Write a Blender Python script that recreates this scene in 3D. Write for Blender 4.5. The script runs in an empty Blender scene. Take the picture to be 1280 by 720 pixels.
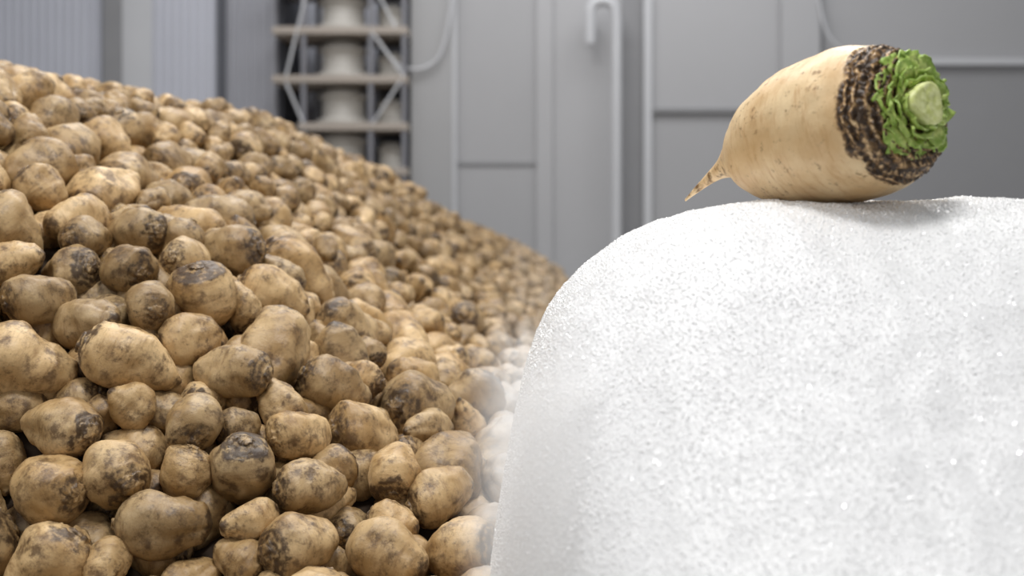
import bpy, math, random
import numpy as np
from mathutils import Vector, Matrix, noise, Euler, Quaternion
random.seed(11); np.random.seed(7)
sc=bpy.context.scene
sc.view_settings.view_transform='Standard'
sc.view_settings.look='None'
COL=sc.collection

# ---------------------------------------------------------------- helpers
def link(o,parent=None):
    COL.objects.link(o)
    if parent: o.parent=parent
    return o
def empty(name):
    e=bpy.data.objects.new(name,None); e.empty_display_size=.1; return link(e)
def mesh_obj(name,v,f,mat=None,parent=None,smooth=False,attrs=None,do_link=True):
    me=bpy.data.meshes.new(name); me.from_pydata([tuple(p) for p in v],[],f); me.update()
    if smooth: me.polygons.foreach_set('use_smooth',[True]*len(me.polygons))
    if attrs:
        for k,a in attrs.items():
            at=me.attributes.new(k,'FLOAT','POINT'); at.data.foreach_set('value',list(a))
    o=bpy.data.objects.new(name,me)
    if mat: me.materials.append(mat)
    if do_link: link(o,parent)
    return o
class NT:
    def __init__(s,name):
        s.m=bpy.data.materials.new(name); s.m.use_nodes=True
        s.t=s.m.node_tree; s.b=s.t.nodes['Principled BSDF']
    def n(s,ty,**kw):
        nd=s.t.nodes.new(ty)
        for k,v in kw.items(): setattr(nd,k,v)
        return nd
    def l(s,a,b): s.t.links.new(a,b)
    def mix(s,fac,a,b,blend='MIX'):
        nd=s.n('ShaderNodeMix',data_type='RGBA',blend_type=blend)
        for i,val in ((0,fac),(6,a),(7,b)):
            if isinstance(val,bpy.types.NodeSocket): s.l(val,nd.inputs[i])
            elif i==0: nd.inputs[0].default_value=val
            else: nd.inputs[i].default_value=(*val,1)
        return nd.outputs[2]
    def math(s,op,a,b=None,clamp=False):
        nd=s.n('ShaderNodeMath',operation=op,use_clamp=clamp)
        for i,val in ((0,a),(1,b)):
            if val is None: continue
            if isinstance(val,bpy.types.NodeSocket): s.l(val,nd.inputs[i])
            else: nd.inputs[i].default_value=val
        return nd.outputs[0]
    def ramp(s,val,lo,hi,a=0.,b=1.):
        nd=s.n('ShaderNodeMapRange',interpolation_type='SMOOTHSTEP')
        s.l(val,nd.inputs[0]); nd.inputs[1].default_value=lo; nd.inputs[2].default_value=hi
        nd.inputs[3].default_value=a; nd.inputs[4].default_value=b
        return nd.outputs[0]
    def noise(s,vec,scale,detail=4,rough=.6,w=None):
        nd=s.n('ShaderNodeTexNoise')
        if w is not None: nd.noise_dimensions='4D'; s.l(w,nd.inputs['W'])
        if vec is not None: s.l(vec,nd.inputs['Vector'])
        nd.inputs['Scale'].default_value=scale; nd.inputs['Detail'].default_value=detail; nd.inputs['Roughness'].default_value=rough
        return nd.outputs[0]
    def bump(s,h,strength,dist,normal=None):
        nd=s.n('ShaderNodeBump'); nd.inputs['Strength'].default_value=strength; nd.inputs['Distance'].default_value=dist
        s.l(h,nd.inputs['Height'])
        if normal: s.l(normal,nd.inputs['Normal'])
        return nd.outputs[0]
def srgb(r,g,b):
    f=lambda c:((c/255+.055)/1.055)**2.4 if c>10 else c/255/12.92
    return (f(r),f(g),f(b))

# ---------------------------------------------------------------- materials
def mat_plain(name,col,rough=.6,var=.08,metal=0,scale=3):
    k=NT(name); tc=k.n('ShaderNodeTexCoord')
    n=k.noise(tc.outputs['Object'],scale,5)
    c=k.mix(n,tuple(x*(1-var) for x in col),tuple(min(1,x*(1+var)) for x in col))
    k.l(c,k.b.inputs['Base Color']); k.b.inputs['Roughness'].default_value=rough; k.b.inputs['Metallic'].default_value=metal
    return k.m

def mat_beet():
    k=NT('beet_skin'); tc=k.n('ShaderNodeTexCoord'); oi=k.n('ShaderNodeObjectInfo')
    w=k.math('MULTIPLY',oi.outputs['Random'],37.)
    ob=tc.outputs['Object']
    big=k.noise(ob,16,4,.55,w); fine=k.noise(ob,75,5,.72,w)
    mp=k.n('ShaderNodeMapping'); mp.inputs['Scale'].default_value=(1,1,3.2); k.l(ob,mp.inputs['Vector'])
    wr=k.noise(mp.outputs[0],34,4,.65,w)
    base=k.mix(k.ramp(big,.3,.7),srgb(168,132,80),srgb(220,188,138))
    base=k.mix(k.ramp(wr,.48,.72,0,.62),base,srgb(136,101,58))
    dirt=k.ramp(k.noise(ob,52,5,.72,w),.44,.62)
    dm=k.ramp(k.noise(ob,22,4,.65,k.math('ADD',w,9.)),.40,.57)
    base=k.mix(k.math('MULTIPLY',k.math('MULTIPLY',dirt,dm),.82),base,srgb(90,64,38))
    pits=k.ramp(k.noise(ob,170,3,.6,w),.61,.73)
    base=k.mix(k.math('MULTIPLY',pits,.45),base,srgb(88,61,36))
    at=k.n('ShaderNodeAttribute',attribute_name='dark')
    dk=k.math('ADD',at.outputs['Fac'],k.math('MULTIPLY',k.math('SUBTRACT',fine,.5),2.4))
    base=k.mix(k.ramp(dk,.10,.68,0,.92),base,srgb(68,48,30))
    hs=k.n('ShaderNodeHueSaturation'); k.l(base,hs.inputs['Color']); hs.inputs['Saturation'].default_value=.98
    k.l(k.ramp(oi.outputs['Random'],0,1,.66,1.04),hs.inputs['Value'])
    # fade to white painted into the beet colour towards the sugar mound
    ge=k.n('ShaderNodeNewGeometry'); sp=k.n('ShaderNodeSeparateXYZ'); k.l(ge.outputs['Position'],sp.inputs[0])
    sn=k.n('ShaderNodeSeparateXYZ'); k.l(ge.outputs['Normal'],sn.inputs[0])
    up=k.math('MULTIPLY',sn.outputs['Z'],.02)
    xx=k.math('ADD',sp.outputs['X'],up)
    xx=k.math('ADD',xx,k.math('MULTIPLY',k.math('SUBTRACT',fine,.5),.04))
    white_fade=k.math('MULTIPLY',k.ramp(xx,-.075,.055,0,.9),k.ramp(sp.outputs['Y'],1.8,4.2,1,.12))
    c=k.mix(white_fade,hs.outputs[0],(.78,.765,.745))
    k.l(c,k.b.inputs['Base Color']); k.b.inputs['Roughness'].default_value=.45
    k.b.inputs['Specular IOR Level'].default_value=.5
    h=k.math('ADD',k.math('MULTIPLY',wr,.5),k.math('MULTIPLY',fine,.8))
    k.l(k.bump(h,.6,.0032),k.b.inputs['Normal'])
    return k.m
def mat_hero():
    k=NT('beet_skin_pale'); tc=k.n('ShaderNodeTexCoord'); ob=tc.outputs['Object']
    big=k.noise(ob,14,4,.55); fine=k.noise(ob,90,5,.7)
    mp=k.n('ShaderNodeMapping'); mp.inputs['Scale'].default_value=(1,1,5); k.l(ob,mp.inputs['Vector'])
    wr=k.noise(mp.outputs[0],26,5,.65)
    base=k.mix(k.ramp(big,.3,.7),srgb(212,176,126),srgb(238,212,168))
    base=k.mix(k.ramp(wr,.48,.8,0,.75),base,srgb(190,142,88))
    d=k.math('MULTIPLY',k.ramp(fine,.53,.67),k.ramp(k.noise(ob,17,3,.6),.44,.56))
    base=k.mix(k.math('MULTIPLY',d,.65),base,srgb(134,95,56))
    at=k.n('ShaderNodeAttribute',attribute_name='dark')
    dk=k.math('ADD',at.outputs['Fac'],k.math('MULTIPLY',k.math('SUBTRACT',fine,.5),1.4))
    base=k.mix(k.ramp(dk,.1,.5,0,.9),base,srgb(122,90,55))
    base=k.mix(k.ramp(dk,.36,.82,0,.95),base,srgb(54,39,26))
    k.l(base,k.b.inputs['Base Color']); k.b.inputs['Roughness'].default_value=.45
    h=k.math('ADD',k.math('MULTIPLY',wr,.6),k.math('MULTIPLY',fine,.5))
    k.l(k.bump(h,.4,.003),k.b.inputs['Normal'])
    return k.m
def mat_sugar():
    k=NT('granulated_sugar'); tc=k.n('ShaderNodeTexCoord'); ob=tc.outputs['Object']
    vo=k.n('ShaderNodeTexVoronoi'); k.l(ob,vo.inputs['Vector']); vo.inputs['Scale'].default_value=420
    bw=k.n('ShaderNodeSeparateColor'); k.l(vo.outputs['Color'],bw.inputs[0])
    n=k.noise(ob,60,4,.7)
    c=k.mix(k.ramp(bw.outputs[0],0,1),(.80,.80,.805),(.91,.91,.91))
    c=k.mix(k.ramp(n,.35,.65,0,.4),c,(.85,.85,.855))
    k.l(c,k.b.inputs['Base Color'])
    k.b.inputs['Roughness'].default_value=.28
    h=k.math('ADD',vo.outputs['Distance'],k.math('MULTIPLY',n,1.2))
    k.l(k.bump(h,.38,.0018),k.b.inputs['Normal'])
    return k.m
M_beet=mat_beet(); M_hero=mat_hero(); M_sugar=mat_sugar()
k=NT('sugar_crystal'); k.b.inputs['Base Color'].default_value=(.98,.98,.98,1); k.b.inputs['Roughness'].default_value=.15
k.b.inputs['Specular IOR Level'].default_value=1.
M_crys=k.m
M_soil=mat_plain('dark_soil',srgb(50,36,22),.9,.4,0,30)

# ---------------------------------------------------------------- room shell
FLOOR=-.62
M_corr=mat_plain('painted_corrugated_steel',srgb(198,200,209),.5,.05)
M_wall=mat_plain('grey_wall_panel',srgb(168,168,170),.6,.05,0,1.2)
M_wall2=mat_plain('light_wall_panel',srgb(176,176,178),.6,.05,0,1.2)
M_trim=mat_plain('light_trim',srgb(198,199,202),.5,.05)
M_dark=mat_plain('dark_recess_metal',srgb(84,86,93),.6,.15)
M_joint=mat_plain('panel_joint_dark',srgb(142,142,144),.7,.1)
M_floor=mat_plain('concrete_floor',srgb(150,148,145),.8,.12)
def box(name,x0,x1,y0,y1,z0,z1,mat,parent=None,bev=0):
    v=[(x,y,z) for x in(x0,x1) for y in(y0,y1) for z in(z0,z1)]
    f=[(0,1,3,2),(4,6,7,5),(0,4,5,1),(2,3,7,6),(0,2,6,4),(1,5,7,3)]
    o=mesh_obj(name,v,f,mat,parent)
    if bev:
        b=o.modifiers.new('bevel','BEVEL'); b.width=bev; b.segments=2
    return o
def corrugated(name,x0,x1,y,z0,z1,mat,parent,period=.075,depth=.022):
    pts=[];x=x0
    while x<x1:
        for fx,fy in((0,0),(.42,0),(.55,1),(.87,1)):
            px=x+fx*period
            if px<x1: pts.append((px,y-depth*fy))
        x+=period
    pts.append((x1,y))
    v=[];f=[]
    for p in pts: v+=[(p[0],p[1],z0),(p[0],p[1],z1)]
    for i in range(len(pts)-1): f.append((2*i,2*i+2,2*i+3,2*i+1))
    return mesh_obj(name,v,f,mat,parent)
WY=10.; TOP=3.6
box('floor',-8,8,-3,12,FLOOR-.1,FLOOR,M_floor)
wl=empty('wall_back')
corrugated('corrugated_sheet_1',-8,-3.62,WY,FLOOR,TOP,M_corr,wl)
box('pilaster_1',-3.62,-3.47,WY-.08,WY+.1,FLOOR,TOP,M_joint,wl)
box('flat_strip_1',-3.47,-3.21,WY-.03,WY+.1,FLOOR,TOP,M_trim,wl)
corrugated('corrugated_sheet_2',-3.21,-2.62,WY,FLOOR,TOP,M_corr,wl)
box('joint_1',-2.62,-2.55,WY-.05,WY+.05,FLOOR,TOP,M_dark,wl)
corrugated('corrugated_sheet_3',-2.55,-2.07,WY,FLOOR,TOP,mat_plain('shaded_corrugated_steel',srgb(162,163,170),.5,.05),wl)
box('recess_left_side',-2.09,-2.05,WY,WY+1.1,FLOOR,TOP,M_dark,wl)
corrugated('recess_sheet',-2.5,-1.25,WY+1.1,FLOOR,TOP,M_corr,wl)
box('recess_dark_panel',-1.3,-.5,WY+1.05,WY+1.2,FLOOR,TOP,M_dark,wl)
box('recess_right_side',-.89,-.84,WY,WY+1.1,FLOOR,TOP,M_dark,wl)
box('column_1',-.89,-.53,WY-.14,WY+.1,FLOOR,TOP,mat_plain('grey_column',srgb(164,164,165),.6,.04),wl)
box('edge_strip',-.53,-.49,WY-.1,WY+.1,FLOOR,TOP,M_trim,wl)
box('panel_1',-.49,.22,WY-.02,WY+.1,FLOOR,TOP,M_wall,wl)
box('column_2',.22,.36,WY-.06,WY+.1,FLOOR,TOP,M_wall2,wl)
box('panel_2',.36,.97,WY-.02,WY+.1,FLOOR,TOP,M_wall2,wl)
box('panel_3',.97,1.17,WY-.01,WY+.1,FLOOR,TOP,M_joint,wl)
box('edge_strip_2',1.17,1.24,WY-.08,WY+.1,FLOOR,TOP,M_trim,wl)
box('panel_4',1.24,2.38,WY-.02,WY+.1,FLOOR,.92,M_wall,wl)
box('panel_4_rail',1.24,2.38,WY-.07,WY+.1,.92,.955,M_joint,wl)
box('panel_4_top',1.24,2.38,WY-.02,WY+.1,.955,TOP,M_wall2,wl)
box('column_3',2.38,2.72,WY-.12,WY+.1,FLOOR,TOP,M_wall2,wl)
box('joint_3',2.72,2.77,WY-.03,WY+.1,FLOOR,TOP,M_joint,wl)
box('panel_5',2.77,8,WY-.02,WY+.1,FLOOR,1.34,mat_plain('grey_wall_lower',srgb(150,150,152),.6,.05),wl)
box('panel_5_rail',2.95,8,WY-.08,WY+.1,1.34,1.40,M_trim,wl)
box('panel_5_top',2.77,8,WY-.02,WY+.1,1.40,TOP,M_wall,wl)
box('panel_1_joint',-.49,.22,WY-.035,WY+.1,.45,.48,M_joint,wl)

def tube(name,pts,r,mat,parent=None,res=10):
    cu=bpy.data.curves.new(name,'CURVE'); cu.dimensions='3D'; s=cu.splines.new('NURBS'); s.points.add(len(pts)-1)
    for i,p in enumerate(pts): s.points[i].co=(*p,1)
    s.use_endpoint_u=True; s.order_u=3; cu.bevel_depth=r; cu.bevel_resolution=4; cu.resolution_u=res
    cu.use_fill_caps=True; cu.materials.append(mat)
    o=bpy.data.objects.new(name,cu); return link(o,parent)
py=WY-.25
tube('bent_vent_pipe',[(.68,py,1.5),(.68,py,1.66),(.68,py,1.84),(.80,py,1.88),(.91,py,1.82),(.91,py,1.5),(.91,py,.6),(.91,py,FLOOR)],.045,M_trim)
tube('hanging_cable',[(-1.25,WY-.2,1.75),(-1.1,WY-.2,1.35),(-.8,WY-.2,1.25),(-.55,WY-.2,1.45),(-.5,WY-.2,2.2)],.014,M_trim)
tube('hanging_cable',[(2.70,WY-.15,1.9),(2.74,WY-.15,1.62),(2.9,WY-.15,1.45),(3.0,WY-.1,1.4)],.014,M_trim)

rack=empty('storage_rack'); ry=WY-.1
M_shelf=mat_plain('rack_steel',srgb(168,158,148),.5,.1)
M_post=mat_plain('rack_post',srgb(124,124,130),.5,.1)
for i,(z,x0) in enumerate([(1.60,-2.07),(1.18,-2.07),(.77,-1.85),(.38,-1.85),(-.02,-1.85),(2.02,-2.07)]):
    box(f'shelf_{i}',x0,-.9,ry-.25,ry+.55,z-.03,z+.035,M_shelf,rack,.006)
for i,x in enumerate([-1.80,-1.22,-.93]):
    for j,y in enumerate((ry-.22,ry+.5)):
        box(f'post_{i}{j}',x-.02,x+.02,y-.02,y+.02,FLOOR,2.6,M_post,rack)
for i,(a,b) in enumerate([((-1.95,1.2),(-1.78,1.9)),((-1.8,.8),(-1.95,1.15)),((-1.22,1.6),(-.93,1.2)),((-1.2,.8),(-.95,1.18)),((-1.2,2.0),(-1.0,1.62))]):
    tube(f'brace_{i}',[(a[0],ry-.24,a[1]),((a[0]+b[0])/2,ry-.24,(a[1]+b[1])/2),(b[0],ry-.24,b[1])],.012,M_trim,rack)
def lathe(name,prof,mat,parent,loc,n=32):
    v=[];f=[]
    for r,z in prof:
        for a in range(n): v.append((loc[0]+r*math.cos(a*2*math.pi/n),loc[1]+r*math.sin(a*2*math.pi/n),loc[2]+z))
    for i in range(len(prof)-1):
        for a in range(n): f.append((i*n+a,i*n+(a+1)%n,(i+1)*n+(a+1)%n,(i+1)*n+a))
    f.append(tuple(range(n))[::-1]); f.append(tuple((len(prof)-1)*n+a for a in range(n)))
    return mesh_obj(name,v,f,mat,parent,True)
M_spool=mat_plain('spool_grey',srgb(186,182,175),.5,.08)
pr=[(.14,0),(.24,0),(.245,.03),(.225,.05),(.19,.06),(.185,.21),(.19,.23),(.22,.24),(.225,.26),(.17,.28),(.15,.33),(.12,.34),(.02,.34)]
for i,z in enumerate([1.635,1.215,.805,.415,.015]):
    lathe(f'spool_{i}',pr,M_spool,rack,(-1.5,ry+.08,z))
    lathe(f'spool_small_{i}',[(r*.55,zz*.7) for r,zz in pr],M_spool,rack,(-1.08,ry+.1,z))

# ---------------------------------------------------------------- beet shapes
HAX=Vector((.51,-.845,.15)).normalized(); HQ=HAX.to_track_quat('Z','Y')
DOWN=HQ.inverted()@Vector((-.25,0,-1))
def beet_mesh(name,seed,R,aspect,taper,seg=44,rings=46,crown=.36,hero=False,dirty=1.):
    rnd=random.Random(seed); off=Vector((seed*3.1,seed*1.7,seed*.9))
    L=aspect*2*R
    if hero:
        prof=[(-3.35,.004),(-3.3,.03),(-3.0,.07),(-2.75,.11),(-2.55,.17),(-2.42,.26),(-2.25,.40),(-2.0,.59),(-1.6,.81),(-1.2,.94),(-.7,1.01),(-.2,1.03),(.1,1.01),(.35,.95),(.58,.86),(.74,.75),(.84,.62),(.88,.45),(.9,.25),(.9,.0)]
        us=list(np.concatenate([np.linspace(-3.35,.5,rings//2,endpoint=False),np.linspace(.5,.88,rings//4,endpoint=False)]))
        rs=list(np.interp(us,[p[0] for p in prof],[p[1] for p in prof]))
        for _ in range(3): rs=[ (rs[max(i-4,0)]+rs[max(i-2,0)]+2*rs[i]+rs[min(i+2,len(rs)-1)]+rs[min(i+4,len(rs)-1)])/6 if i<len(rs)-30 else rs[i] for i in range(len(rs))]
        rl=rs[-1]
        for q in np.linspace(0,1,rings//4):
            us.append(.88+.03*math.sin(q*math.pi/2)); rs.append(rl*(1-q))
        zs=[u*R for u in us]
        uu=us
    else:
        a=taper
        prof=[(0,0),(.008,.07),(.03,.12+.14*(1-a)),(.09,.22+.32*(1-a)),(.2,.46+.28*(1-a)),(.35,.78+.14*(1-a)),(.5,.96),(.62,1),(.74,.95),(.85,.80),(.92,.60),(.95,crown+.1),(.96,crown),(.985,crown*.92),(1.,crown*.6),(1.0,0)]
        us=list(np.concatenate([np.linspace(0,.1,8,endpoint=False),np.linspace(.1,.88,rings-23,endpoint=False),np.linspace(.88,1,15)]))
        rs=list(np.interp(us,[p[0] for p in prof],[p[1] for p in prof]))
        for _ in range(3):
            rs=[(rs[i-1]+2*rs[i]+rs[i+1])/4 if 2<i<len(rs)-8 else rs[i] for i in range(len(rs))]
        rs[-1]=0
        zs=[(u-.5)*L for u in us]; uu=us
    bend=rnd.uniform(-.24,.24)
    v=[];dk=[];f=[]
    ga=rnd.uniform(0,6.28); e0=rnd.uniform(.80,.88)
    for i,(z,r) in enumerate(zip(zs,rs)):
        u=uu[i]
        for s in range(seg):
            th=s*2*math.pi/seg; c,sn=math.cos(th),math.sin(th)
            p=Vector((c*r,sn*r,z/R))
            if hero:
                n1=noise.noise(p*1.1+off)*.05; n2=noise.noise(p*4+off)*.014
                t=z/R; bumpz=0
                d=0;ridge=0
                edge=.41+.08*noise.noise(Vector((c*1.5,sn*1.5,3)))+.06*noise.noise(Vector((c*5,sn*5,8)))
                if t>edge-.3:
                    sarc=(t-.3) if r>.8 else .45+(.8-r)
                    sarc+=.05*noise.noise(Vector((c*4,sn*4,sarc*3)))+.02*noise.noise(Vector((c*13,sn*13,sarc*6)))
                    ring=math.sin(sarc*62)
                    k0=min(1,max(0,(t-edge)/.08))
                    cell=noise.noise(Vector((c*18,sn*18,sarc*30)))
                    ridge=k0*(.016*ring+.032*cell); bumpz=ridge if r<.75 else ridge*.5
                    d=k0*(.64-.2*ring+cell*.65)
                if t<-2.3: d=max(d,.15+.5*noise.noise(p*9))
                g=-.05*math.exp(-((math.sin((th-2.2)))**2)*30)*max(0,min(1,(-t-.2)*.8))
                rr=max(r*(1+g)+ (n1+n2+ridge)*min(1,r*3),0)
                dk.append(d)
                q=Vector((rr*c*R,rr*sn*R,z+bumpz*R))
                if t<-2.2:
                    q+=DOWN*(((-2.2-t)**1.5)*.38*R)
                v.append(tuple(q)); continue
            n1=noise.noise(p*1.0+off)*.21; n2=noise.noise(p*2.4+off)*.07; n3=noise.noise(p*7+off)*.018
            ringb=.012*math.sin(u*60+3*noise.noise(p*2+off))*max(0,(u-.72)*3.5)
            cm=0;bz=0
            if u>.93: cm=.12*noise.noise(Vector((c*3,sn*3,u*30))+off); bz=.05*noise.noise(p*9+off)
            g=-.12*math.exp(-(math.sin(th-ga)**2)*25)*max(0,min(1,(.75-u)*2))
            rr=max(r*(1+g)+(n1+n2+n3+ringb+cm)*min(1,r*2.2),0) if r>0 else 0
            d=0
            e=e0+.05*noise.noise(Vector((c*2,sn*2,1))+off)
            if u>e: d=min(1,(u-e)/.06)*(.52+.14*math.sin(u*150+4*noise.noise(p*3)))*dirty
            if u>.985 and r<crown*.5: d=.3
            if u<.10: d=max(d,.75*(1-u/.10))
            dk.append(d)
            bx=bend*R*math.sin(max(0,(1-u))*2.2)
            v.append((rr*c*R+bx,rr*sn*R,z+bz*R))
    nr=len(zs)
    for i in range(nr-1):
        for s in range(seg): f.append((i*seg+s,i*seg+(s+1)%seg,(i+1)*seg+(s+1)%seg,(i+1)*seg+s))
    return v,f,dk
protos=bpy.data.collections.new('beet_prototypes')
specs=[(1,1.35,.3,.30,1.),(2,1.55,.5,.32,.8),(3,1.15,.1,.28,1.1),(4,1.75,.9,.28,.7),(5,1.35,.3,.34,1.1),(6,1.45,.1,.22,.5),(7,1.6,.5,.34,1.1),(8,1.55,.2,.26,.8),(9,1.2,.4,.34,1.),(10,1.9,1.,.30,.8),(11,1.35,.8,.26,.8),(12,1.5,.1,.3,1.),(13,1.4,.9,.3,.9),(14,1.2,.5,.24,.7),(15,1.3,.1,.3,.6),(16,1.6,.7,.3,1.)]
ASP=[]
for i,(sd,asp,tp,cr,di) in enumerate(specs):
    v,f,dk=beet_mesh(f'beet_{i:02d}',sd,.5,asp,tp,crown=cr,dirty=di)
    S=.085; v=[(a*S,b*S,c*S) for a,b,c in v]
    o=mesh_obj(f'beet_{i:02d}',v,f,M_beet,None,True,{'dark':dk},do_link=False)
    protos.objects.link(o); ASP.append(asp)

# ---------------------------------------------------------------- heap height field
CP=[(-.64,1.4,-.43),(-.34,1.4,-.43),(-.04,1.45,-.445),(-.617,1.6,-.183),(-.40,1.65,-.224),(-.80,1.75,-.0375),(-.62,1.85,-.026),
(-.487,1.95,-.028),(-.953,2.3,.255),(-.805,2.3,.148),(-.73,3.3,.283),(-.642,2.9,.145),(-.267,2.2,-.173),(-.5,5,.16),(-.448,3.3,0),
(.053,7.4,-.21),(-.149,2.6,-.279),(0,1.65,-.389),(.019,2.6,-.334),(.03,4.5,-.354),(-.12,4.2,-.24),(-.263,4.6,-.164),
(-.6,1.1,-.60),(-.3,1.1,-.6),(0,1.15,-.56),(-1.3,1.8,.22),(-1.3,2.4,.37),(-1.0,2.2,.26),(-1.45,3.5,.25),(-1.2,4.5,.2),(-1.0,6,.12),(-.9,8,-.05),
(-.3,7.5,-.05),(.5,7,-.5),(.4,4,-.55),(.4,2.5,-.55),(-2,4,.2),(-2,2.2,.4),(-2,7,0)]
C=np.array(CP); P=np.stack([C[:,0],np.log(C[:,1])*1.1],1)
def ker(d2): return np.where(d2>1e-12,d2*np.log(np.maximum(d2,1e-12))*.5,0)
n=len(P); d2=((P[:,None]-P[None])**2).sum(-1)
A=np.zeros((n+3,n+3)); A[:n,:n]=ker(d2)+np.eye(n)*.012; A[:n,n]=1; A[:n,n+1:]=P; A[n,:n]=1; A[n+1:,:n]=P.T
W=np.linalg.solve(A,np.concatenate([C[:,2],[0,0,0]]))
def heap(X,Y):
    X=np.atleast_1d(X).astype(float);Y=np.atleast_1d(Y).astype(float)
    q=np.stack([X,np.log(Y)*1.1],1); d=((q[:,None]-P[None])**2).sum(-1)
    return ker(d)@W[:n]+W[n]+q@W[n+1:]
gx=np.linspace(-2.2,.7,146); gy=np.linspace(.8,8.4,381)
GX,GY=np.meshgrid(gx,gy); GH=np.maximum(heap(GX.ravel(),GY.ravel()).reshape(GX.shape),FLOOR-.02)
def H(x,y):
    fx=(x-gx[0])/(gx[1]-gx[0]); fy=(y-gy[0])/(gy[1]-gy[0])
    i=min(max(int(fx),0),len(gx)-2); j=min(max(int(fy),0),len(gy)-2); a=min(max(fx-i,0),1); b=min(max(fy-j,0),1)
    return (GH[j,i]*(1-a)+GH[j,i+1]*a)*(1-b)+(GH[j+1,i]*(1-a)+GH[j+1,i+1]*a)*b

# ---------------------------------------------------------------- sugar surface
SX=[-.4,-.08,-.05,-.03,-.01,.0,.01,.02,.035,.05,.07,.09,.115,.155,.195,.235,.3,.55,.8,1.4]
SP=[-1.6,-.86,-.64,-.49,-.36,-.305,-.255,-.21,-.165,-.135,-.108,-.089,-.070,-.044,-.023,-.008,0,.004,-.01,-.22]
def sugar(x,y):
    xe=x-.034*min(1,max(0,(1.2-y)/.28))
    return .0195+np.interp(xe,SX,SP)+np.interp(y,[.3,.9,1.15,1.22,1.3,1.5,1.62,2.4],[-.72,-.31,-.085,-.035,-.008,0,-.03,-.6])
def sugar_s(x,y):
    s=0
    for dx,dy,w in((0,0,2),(.012,0,1),(-.012,0,1),(0,.03,1),(0,-.03,1)): s+=w*sugar(x+dx,y+dy)
    s/=6
    s+=.008*noise.noise(Vector((x*7,y*7,1)))+.003*noise.noise(Vector((x*30,y*30,5)))
    return s

# ---------------------------------------------------------------- deposit beets
cell=.12; grid={}
def add_sph(x,y,z,r): grid.setdefault((int(x//cell),int(y//cell)),[]).append((x,y,z,r))
def spheres(D,asp,ax):
    L=D*asp; e=L/2
    return [(ax*(e*.12),D*.5*.97),(ax*(e-D*.33),D*.33),(ax*(-e*.42),D*.40),(ax*(-e+D*.22),D*.20)]
def near_list(x,y):
    ci,cj=int(x//cell),int(y//cell); r=[]
    for i in(-2,-1,0,1,2):
        for j in(-2,-1,0,1,2):
            r+=grid.get((ci+i,cj+j),())
    return r
def rest(x,y,sp,base,kk):
    z=base
    for o,r in sp:
        sx,sy=x+o.x,y+o.y; ci,cj=int(sx//cell),int(sy//cell)
        for i in(-1,0,1):
            for j in(-1,0,1):
                for (qx,qy,qz,qr) in grid.get((ci+i,cj+j),()):
                    dx=qx-sx;dy=qy-sy;R2=(r+qr)**2*kk-dx*dx-dy*dy
                    if R2>0:
                        zz=qz+math.sqrt(R2)-o.z
                        if zz>z: z=zz
    return z
def clear(px,py,pz,sp,kk):
    nb=near_list(px,py)
    for o,r in sp:
        sx,sy,sz=px+o.x,py+o.y,pz+o.z
        for qx,qy,qz,qr in nb:
            dx=qx-sx;dy=qy-sy;dz=qz-sz;R=r+qr
            if dx*dx+dy*dy+dz*dz<R*R*kk: return False
    return True
BE=[]
def slope_normal(x,y):
    h=.06; return Vector((-(H(x+h,y)-H(x-h,y))/(2*h),-(H(x,y+h)-H(x,y-h))/(2*h),1)).normalized()
def put(x,y,z,D,idx,ax):
    q=ax.to_track_quat('Z','Y'); roll=random.uniform(0,6.28)
    q=q@Quaternion((0,0,1),roll)
    BE.append((x,y,z,q.to_euler(),D/.085,idx))
    for o,r in spheres(D,ASP[idx],ax): add_sph(x+o.x,y+o.y,z+o.z,r)
# the larger beets on the near face: x, y, diameter, aspect, crown direction (deg in the XZ plane), lean toward the aisle
NEAR=[(-.62,1.47,.096,1.35,0,.5),(-.458,1.45,.090,1.45,180,.1),(-.274,1.45,.092,1.15,185,.9),(-.172,1.47,.086,1.75,5,.2),(-.054,1.5,.092,1.15,20,.3),
(-.627,1.53,.086,1.6,-5,.5),(-.369,1.53,.092,1.15,80,.3),(-.555,1.63,.100,1.6,150,.15),(-.67,1.60,.104,1.9,175,.1),(-.409,1.67,.082,1.6,0,.3),
(-.262,1.76,.084,1.5,150,.3),(-.49,1.80,.104,1.15,90,.4),(-.72,1.70,.088,1.3,200,.9),(-.62,1.80,.088,1.2,-20,.8),(-.81,1.82,.108,1.4,120,.2),
(-.487,1.98,.100,1.5,10,.3),(-.73,1.86,.088,1.4,185,.6),(-.39,1.92,.092,1.5,150,.2),(-.64,1.92,.088,1.5,0,.7),(-.45,1.57,.080,1.2,-60,1.2),(-.54,1.5,.088,1.4,-30,.9),
(-.30,1.62,.078,1.3,190,1.),(-.16,1.62,.080,1.2,-90,.8),(-.27,1.53,.080,1.35,170,.5),(-.09,1.6,.082,1.3,200,.4),(-.56,1.72,.078,1.3,-10,1.3)]
for x,y,D,asp,ang,lean in NEAR:
    th=math.radians(ang); ax=Vector((math.cos(th),-lean,math.sin(th)*.8)).normalized()
    idx=min(range(len(ASP)),key=lambda i:abs(ASP[i]-asp)+random.uniform(0,.08))
    N0=slope_normal(x,y); p=Vector((x,y,H(x,y)))-N0*.42*D
    sp=spheres(D,ASP[idx],ax)
    if clear(p.x,p.y,p.z,sp,.60): put(p.x,p.y,p.z,D,idx,ax)
def rand_axis(N0,sd=.38):
    az=random.uniform(0,2*math.pi); t=Vector((math.cos(az),math.sin(az),0)); t=(t-N0*t.dot(N0)).normalized()
    tilt=random.gauss(0,sd); return (t*math.cos(tilt)+N0*math.sin(tilt)).normalized()
def ok_sugar(x,y,z,D):
    return not (x>-.05 and .4<y<2.2 and z+.2*D<sugar(x,y))
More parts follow.
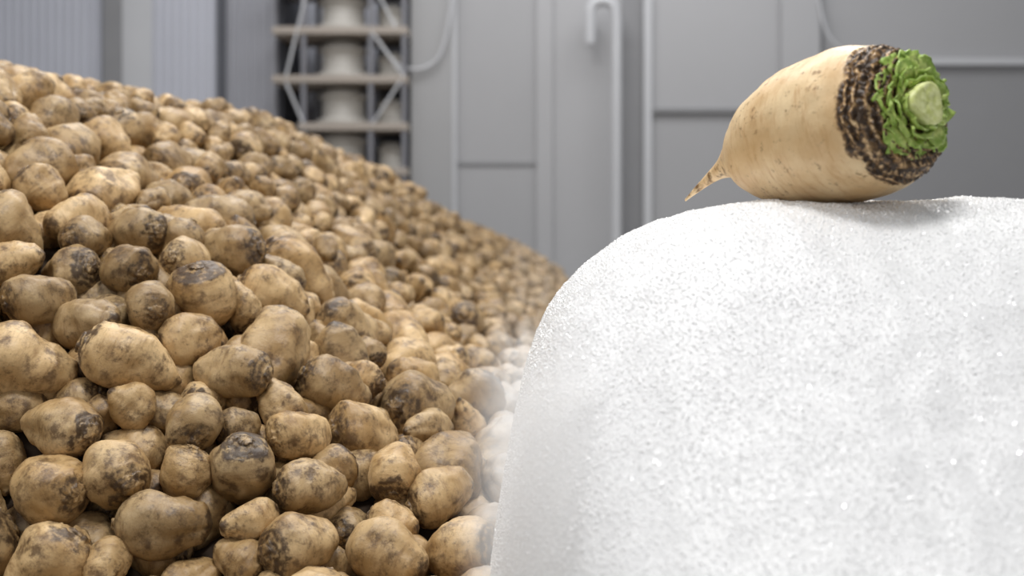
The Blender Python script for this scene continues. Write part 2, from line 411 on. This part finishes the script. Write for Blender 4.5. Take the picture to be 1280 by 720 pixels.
def darts(N,y0,y1,dlo,dhi,slo,shi,kk):
    # pack beets against the heap surface (measured along its normal)
    acc=0
    for it in range(N):
        y=random.uniform(y0,y1); x=random.uniform(max(-2.1,-.457*y-.3),.3)
        N0=slope_normal(x,y); D=random.uniform(dlo,dhi); idx=random.randrange(len(ASP))
        ax=rand_axis(N0); sp=spheres(D,ASP[idx],ax)
        p=Vector((x,y,H(x,y)))-N0*(.46*D+random.uniform(slo,shi))
        if p.z<FLOOR+.3*D or not ok_sugar(p.x,p.y,p.z,D): continue
        if clear(p.x,p.y,p.z,sp,kk): put(p.x,p.y,p.z,D,idx,ax); acc+=1
    return acc
def run(N,ysamp,dmean,dsd,dmin,dmax,depth,tol,kk=.84,xmax=.3):
    acc=0
    for it in range(N):
        y=ysamp(); xl=max(-2.1,-.457*y-.3)
        x=random.uniform(xl,xmax)
        D=min(max(random.gauss(dmean,dsd),dmin),dmax); idx=random.randrange(len(ASP))
        N0=slope_normal(x,y); ax=rand_axis(N0)
        sp=spheres(D,ASP[idx],ax); best=None
        for kx in range(9):
            xx=x+random.uniform(-.07,.07); yy=y+random.uniform(-.07,.07)
            h=H(xx,yy); base=h-depth/N0.z
            if best is not None and base-h>best[0]: continue
            z=rest(xx,yy,sp,base,kk)
            s_=z-h
            if best is None or s_<best[0]: best=(s_,xx,yy,z,h)
        s_,xx,yy,z,h=best
        if z+.5*D>h+tol+.04*(1/N0.z-1): continue
        if z<FLOOR+.03 or not ok_sugar(xx,yy,z,D): continue
        put(xx,yy,z,D,idx,ax); acc+=1
    return acc
darts(2500,.95,2.5,.090,.118,-.012,.010,.84)
darts(6000,.95,2.6,.074,.098,-.004,.022,.80)
darts(7000,.95,2.6,.055,.078,.008,.03,.76)
darts(7000,.95,2.6,.060,.085,.036,.056,.55)
darts(5000,.95,2.6,.070,.085,.048,.068,.40)
a2=run(9500,lambda:2.5+5.7*random.random()**1.15,.083,.014,.056,.112,.11,.016)
a4=run(2500,lambda:random.uniform(2.5,8.2),.066,.006,.05,.08,.10,0,.7)

me=bpy.data.meshes.new('sugar_beet_pile'); me.from_pydata([(b[0],b[1],b[2]) for b in BE],[],[])
a=me.attributes.new('rot','FLOAT_VECTOR','POINT'); a.data.foreach_set('vector',[c for b in BE for c in b[3]])
a=me.attributes.new('scl','FLOAT','POINT'); a.data.foreach_set('value',[b[4] for b in BE])
a=me.attributes.new('idx','INT','POINT'); a.data.foreach_set('value',[b[5] for b in BE])
pile=link(bpy.data.objects.new('sugar_beet_pile',me))
g=bpy.data.node_groups.new('instance_beets','GeometryNodeTree')
g.interface.new_socket('Geometry',in_out='INPUT',socket_type='NodeSocketGeometry'); g.interface.new_socket('Geometry',in_out='OUTPUT',socket_type='NodeSocketGeometry')
N_=g.nodes; gi=N_.new('NodeGroupInput'); go=N_.new('NodeGroupOutput'); iop=N_.new('GeometryNodeInstanceOnPoints'); ci=N_.new('GeometryNodeCollectionInfo')
ci.inputs[0].default_value=protos; ci.inputs['Separate Children'].default_value=True; ci.inputs['Reset Children'].default_value=True
def na(ty,nm):
    x=N_.new('GeometryNodeInputNamedAttribute'); x.data_type=ty; x.inputs[0].default_value=nm
    return x.outputs[0]
e2r=N_.new('FunctionNodeEulerToRotation')
L_=g.links.new
L_(gi.outputs[0],iop.inputs['Points']); L_(ci.outputs[0],iop.inputs['Instance']); iop.inputs['Pick Instance'].default_value=True
L_(na('INT','idx'),iop.inputs['Instance Index']); L_(na('FLOAT_VECTOR','rot'),e2r.inputs[0]); L_(e2r.outputs[0],iop.inputs['Rotation'])
L_(na('FLOAT','scl'),iop.inputs['Scale']); L_(iop.outputs[0],go.inputs[0])
md=pile.modifiers.new('beets','NODES'); md.node_group=g

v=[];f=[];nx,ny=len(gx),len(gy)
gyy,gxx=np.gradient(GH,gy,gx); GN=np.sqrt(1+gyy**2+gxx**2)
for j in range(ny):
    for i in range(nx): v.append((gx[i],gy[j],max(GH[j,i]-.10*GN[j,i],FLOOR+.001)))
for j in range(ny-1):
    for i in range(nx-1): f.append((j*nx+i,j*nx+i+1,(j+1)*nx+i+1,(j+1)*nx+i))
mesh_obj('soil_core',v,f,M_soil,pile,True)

# ---------------------------------------------------------------- sugar mound mesh
xs=np.concatenate([np.linspace(-.12,.12,110,endpoint=False),np.linspace(.12,1.5,240)]); ys=np.linspace(.34,2.3,330)
v=[];f=[];nx,ny=len(xs),len(ys)
for y in ys:
    for x in xs: v.append((x,y,max(sugar_s(x,y),FLOOR+.002)))
for j in range(ny-1):
    for i in range(nx-1):
        q=(j*nx+i,j*nx+i+1,(j+1)*nx+i+1,(j+1)*nx+i)
        if max(v[t][2] for t in q)>FLOOR+.0025: f.append(q)
mound=mesh_obj('sugar_mound',v,f,M_sugar,None,True)
crv=[(x,y,z) for x in(-.5,.5) for y in(-.4,.4) for z in(-.5,.5)]; crf=[(0,1,3,2),(4,6,7,5),(0,4,5,1),(2,3,7,6),(0,2,6,4),(1,5,7,3)]
cr=mesh_obj('sugar_crystal',crv,crf,M_crys,None,do_link=False)
def grains(ob,layers):
    g=bpy.data.node_groups.new('sugar_grains','GeometryNodeTree')
    g.interface.new_socket('Geometry',in_out='INPUT',socket_type='NodeSocketGeometry'); g.interface.new_socket('Geometry',in_out='OUTPUT',socket_type='NodeSocketGeometry')
    N_=g.nodes; L_=g.links.new
    gi=N_.new('NodeGroupInput'); go=N_.new('NodeGroupOutput'); jn=N_.new('GeometryNodeJoinGeometry')
    oi=N_.new('GeometryNodeObjectInfo'); oi.inputs[0].default_value=cr
    for si,(density,smin,smax) in enumerate(layers):
        iop=N_.new('GeometryNodeInstanceOnPoints')
        r1=N_.new('FunctionNodeRandomValue'); r1.data_type='FLOAT_VECTOR'; r1.inputs[1].default_value=(6.28,6.28,6.28)
        r2=N_.new('FunctionNodeRandomValue'); r2.data_type='FLOAT'; r2.inputs[2].default_value=smin; r2.inputs[3].default_value=smax
        e2=N_.new('FunctionNodeEulerToRotation'); L_(r1.outputs[0],e2.inputs[0])
        dp=N_.new('GeometryNodeDistributePointsOnFaces'); dp.inputs['Density'].default_value=density; dp.inputs['Seed'].default_value=si
        L_(gi.outputs[0],dp.inputs[0]); L_(dp.outputs[0],iop.inputs['Points'])
        L_(oi.outputs['Geometry'],iop.inputs['Instance'])
        L_(e2.outputs[0],iop.inputs['Rotation']); L_(r2.outputs[1],iop.inputs['Scale']); L_(iop.outputs[0],jn.inputs[0])
    L_(gi.outputs[0],jn.inputs[0])
    L_(jn.outputs[0],go.inputs[0])
    md=ob.modifiers.new('grains','NODES'); md.node_group=g
grains(mound,[(90000,.0008,.0018),(11000,.0018,.0027)])
# added haze volume, shaped to fade the seam between mound and beets
sc.cycles.volume_bounces=4
def sstep(a,b,x):
    t=min(1,max(0,(x-a)/(b-a))); return t*t*(3-2*t)
nx,nz=44,40; v=[];f=[]
XX=np.linspace(-.065,.10,nx); ZZ=np.linspace(FLOOR+.01,-.10,nz)
for side in(-1,1):
    for z in ZZ:
        for x in XX:
            T=.32*(sstep(-.065,.025,x)**1.3)*(1-sstep(-.24,-.10,z))*(1-.999*sstep(.025,.10,x))+1e-5
            yc=1.12
            v.append((x,yc+side*T/2,z))
o=nx*nz
for j in range(nz-1):
    for i in range(nx-1):
        a=j*nx+i
        f.append((a,a+1,a+nx+1,a+nx)); f.append((o+a,o+a+nx,o+a+nx+1,o+a+1))
for i in range(nx-1): f.append((i,o+i,o+i+1,i+1)); b=(nz-1)*nx; f.append((b+i,b+i+1,o+b+i+1,o+b+i))
for j in range(nz-1): a=j*nx; f.append((a,a+nx,o+a+nx,o+a)); a=j*nx+nx-1; f.append((a,o+a,o+a+nx,a+nx))
vm=bpy.data.materials.new('fade_haze_volume'); vm.use_nodes=True; t=vm.node_tree; t.nodes.remove(t.nodes['Principled BSDF'])
vs=t.nodes.new('ShaderNodeVolumeScatter'); vs.inputs['Color'].default_value=(.99,.99,.99,1); vs.inputs['Density'].default_value=5.; vs.inputs['Anisotropy'].default_value=.0
t.links.new(vs.outputs[0],t.nodes['Material Output'].inputs['Volume'])
mesh_obj('added_fade_haze',v,f,vm,mound)

# ---------------------------------------------------------------- hero beet
hero=empty('sugar_beet')
R=.0905; hc=Vector((.41,1.32,.1105))
hero.location=hc; hero.rotation_mode='QUATERNION'; hero.rotation_quaternion=HQ
v,f,dk=beet_mesh('body',21,R,2,0,seg=260,rings=400,hero=True)
body=mesh_obj('body',v,f,M_hero,hero,True,{'dark':dk})
k=NT('leaf_green'); tc=k.n('ShaderNodeTexCoord'); nn=k.noise(tc.outputs['Object'],90,4,.6)
at=k.n('ShaderNodeAttribute',attribute_name='tip')
c=k.mix(k.ramp(nn,.35,.65),srgb(152,180,76),srgb(214,224,138)); c=k.mix(k.ramp(at.outputs['Fac'],.5,1,0,.55),c,srgb(134,172,62))
k.l(c,k.b.inputs['Base Color']); k.b.inputs['Roughness'].default_value=.4; k.b.inputs['Subsurface Weight'].default_value=.15; k.b.inputs['Subsurface Radius'].default_value=(.004,.006,.002)
k.l(k.bump(nn,.5,.002),k.b.inputs['Normal']); M_green=k.m
k=NT('cut_stem_pale'); tc=k.n('ShaderNodeTexCoord'); nn=k.noise(tc.outputs['Object'],120,4,.6)
k.l(k.mix(k.ramp(nn,.3,.7),srgb(200,208,124),srgb(228,232,170)),k.b.inputs['Base Color']); k.b.inputs['Roughness'].default_value=.5
k.l(k.bump(nn,.4,.002),k.b.inputs['Normal']); M_cut=k.m
v=[];f=[];tip=[]
rnd=random.Random(4)
def blade(theta,r0,w,Ln,lean,z0,seed):
    nu,nv=9,11; b=len(v)
    for j in range(nv):
        s=j/(nv-1)
        for i in range(nu):
            t=i/(nu-1)-.5
            wid=w*(.6+.75*math.sin(min(1,s*1.1)*math.pi*.62))
            rr=r0+Ln*s*math.sin(lean)- .35*w*(4*t*t-.5)*(1-.2*s)
            z_=z0+Ln*s*math.cos(lean)-Ln*.35*s*s*math.sin(lean)
            q=Vector((t*wid,rr,z_))
            q=q+noise.noise_vector(q*90+Vector((seed,0,0)))*.009*s+noise.noise_vector(q*260+Vector((seed,0,0)))*.003*s
            c,sn=math.cos(theta),math.sin(theta)
            v.append((q.x*c-q.y*sn,q.x*sn+q.y*c,q.z)); tip.append(s)
    for j in range(nv-1):
        for i in range(nu-1): f.append((b+j*nu+i,b+j*nu+i+1,b+(j+1)*nu+i+1,b+(j+1)*nu+i))
for ring,(cnt,r0,w,Ln,lean) in enumerate([(7,.022,.022,.015,.4),(9,.027,.023,.020,.7),(11,.033,.025,.024,.95),(13,.039,.024,.021,1.15)]):
    for i in range(cnt):
        blade(i*6.283/cnt+ring*.3+rnd.uniform(-.12,.12),r0+rnd.uniform(-.003,.003),w*rnd.uniform(.85,1.3),Ln*rnd.uniform(.75,1.25),lean+rnd.uniform(-.2,.2),R*(.90-.02*ring),rnd.uniform(0,50))
lf=mesh_obj('leaf_stubs',v,f,M_green,hero,True,{'tip':tip}); so=lf.modifiers.new('solid','SOLIDIFY'); so.thickness=.0022
v=[];f=[];nr,ns=10,40
for j in range(nr):
    for i in range(ns):
        a=i*6.283/ns; r=.024*(1-.12*math.cos(3*a))*(1 if j<4 else 1-((j-3)/(nr-4)))
        z=R*.88+ (.020*min(1,j/3)) +(.002*noise.noise(Vector((math.cos(a)*r*200,math.sin(a)*r*200,0))) if j>3 else 0)
        if j==3: r*=.96
        v.append((r*math.cos(a),r*math.sin(a),z))
for j in range(nr-1):
    for i in range(ns): f.append((j*ns+i,j*ns+(i+1)%ns,(j+1)*ns+(i+1)%ns,(j+1)*ns+i))
mesh_obj('cut_crown',v,f,M_cut,hero,True)

# ---------------------------------------------------------------- light
w=bpy.data.worlds.new('hall_light'); sc.world=w; w.use_nodes=True
w.node_tree.nodes['Background'].inputs[0].default_value=(.96,.975,1,1); w.node_tree.nodes['Background'].inputs[1].default_value=.38
def area(name,loc,size,energy,target,col=(1,1,1)):
    l=bpy.data.lights.new(name,'AREA'); l.shape='RECTANGLE'; l.size=size[0]; l.size_y=size[1]; l.energy=energy; l.color=col
    o=link(bpy.data.objects.new(name,l)); o.location=loc
    o.rotation_euler=(Vector(target)-Vector(loc)).to_track_quat('-Z','Y').to_euler()
area('added_left_fill',(.0,.9,3.0),(.7,.7),70,(-.1,1.7,0),(1,.99,.975))
area('added_left_fill',(-2.2,.4,2.6),(.9,.9),28,(0,1.2,-.2),(1,.99,.975))  # added fill from the left, lifts the shaded flank of the mound
area('added_left_fill',(-1.,5,4.2),(1.8,1.8),125,(-.6,4.6,0),(1,.985,.965))
area('added_left_fill',(.5,7.5,4.6),(6,1.5),142,(.5,10,.6),(.99,.99,1))
area('added_glint_lamp',(.9,3.6,2.4),(.12,.12),28,(.4,1.1,-.1),(1,.99,.98))  # added small light behind the mound to draw glints from the crystals

# ---------------------------------------------------------------- camera
cam=bpy.data.cameras.new('camera'); co=link(bpy.data.objects.new('camera',cam)); co.location=(0,0,0); co.rotation_euler=(math.pi/2,0,0)
cam.sensor_width=36; cam.lens=1400/1280*36; cam.shift_y=-90/1280; cam.clip_start=.05; cam.clip_end=60
cam.dof.use_dof=True; cam.dof.focus_distance=1.55; cam.dof.aperture_fstop=3.0
sc.camera=co
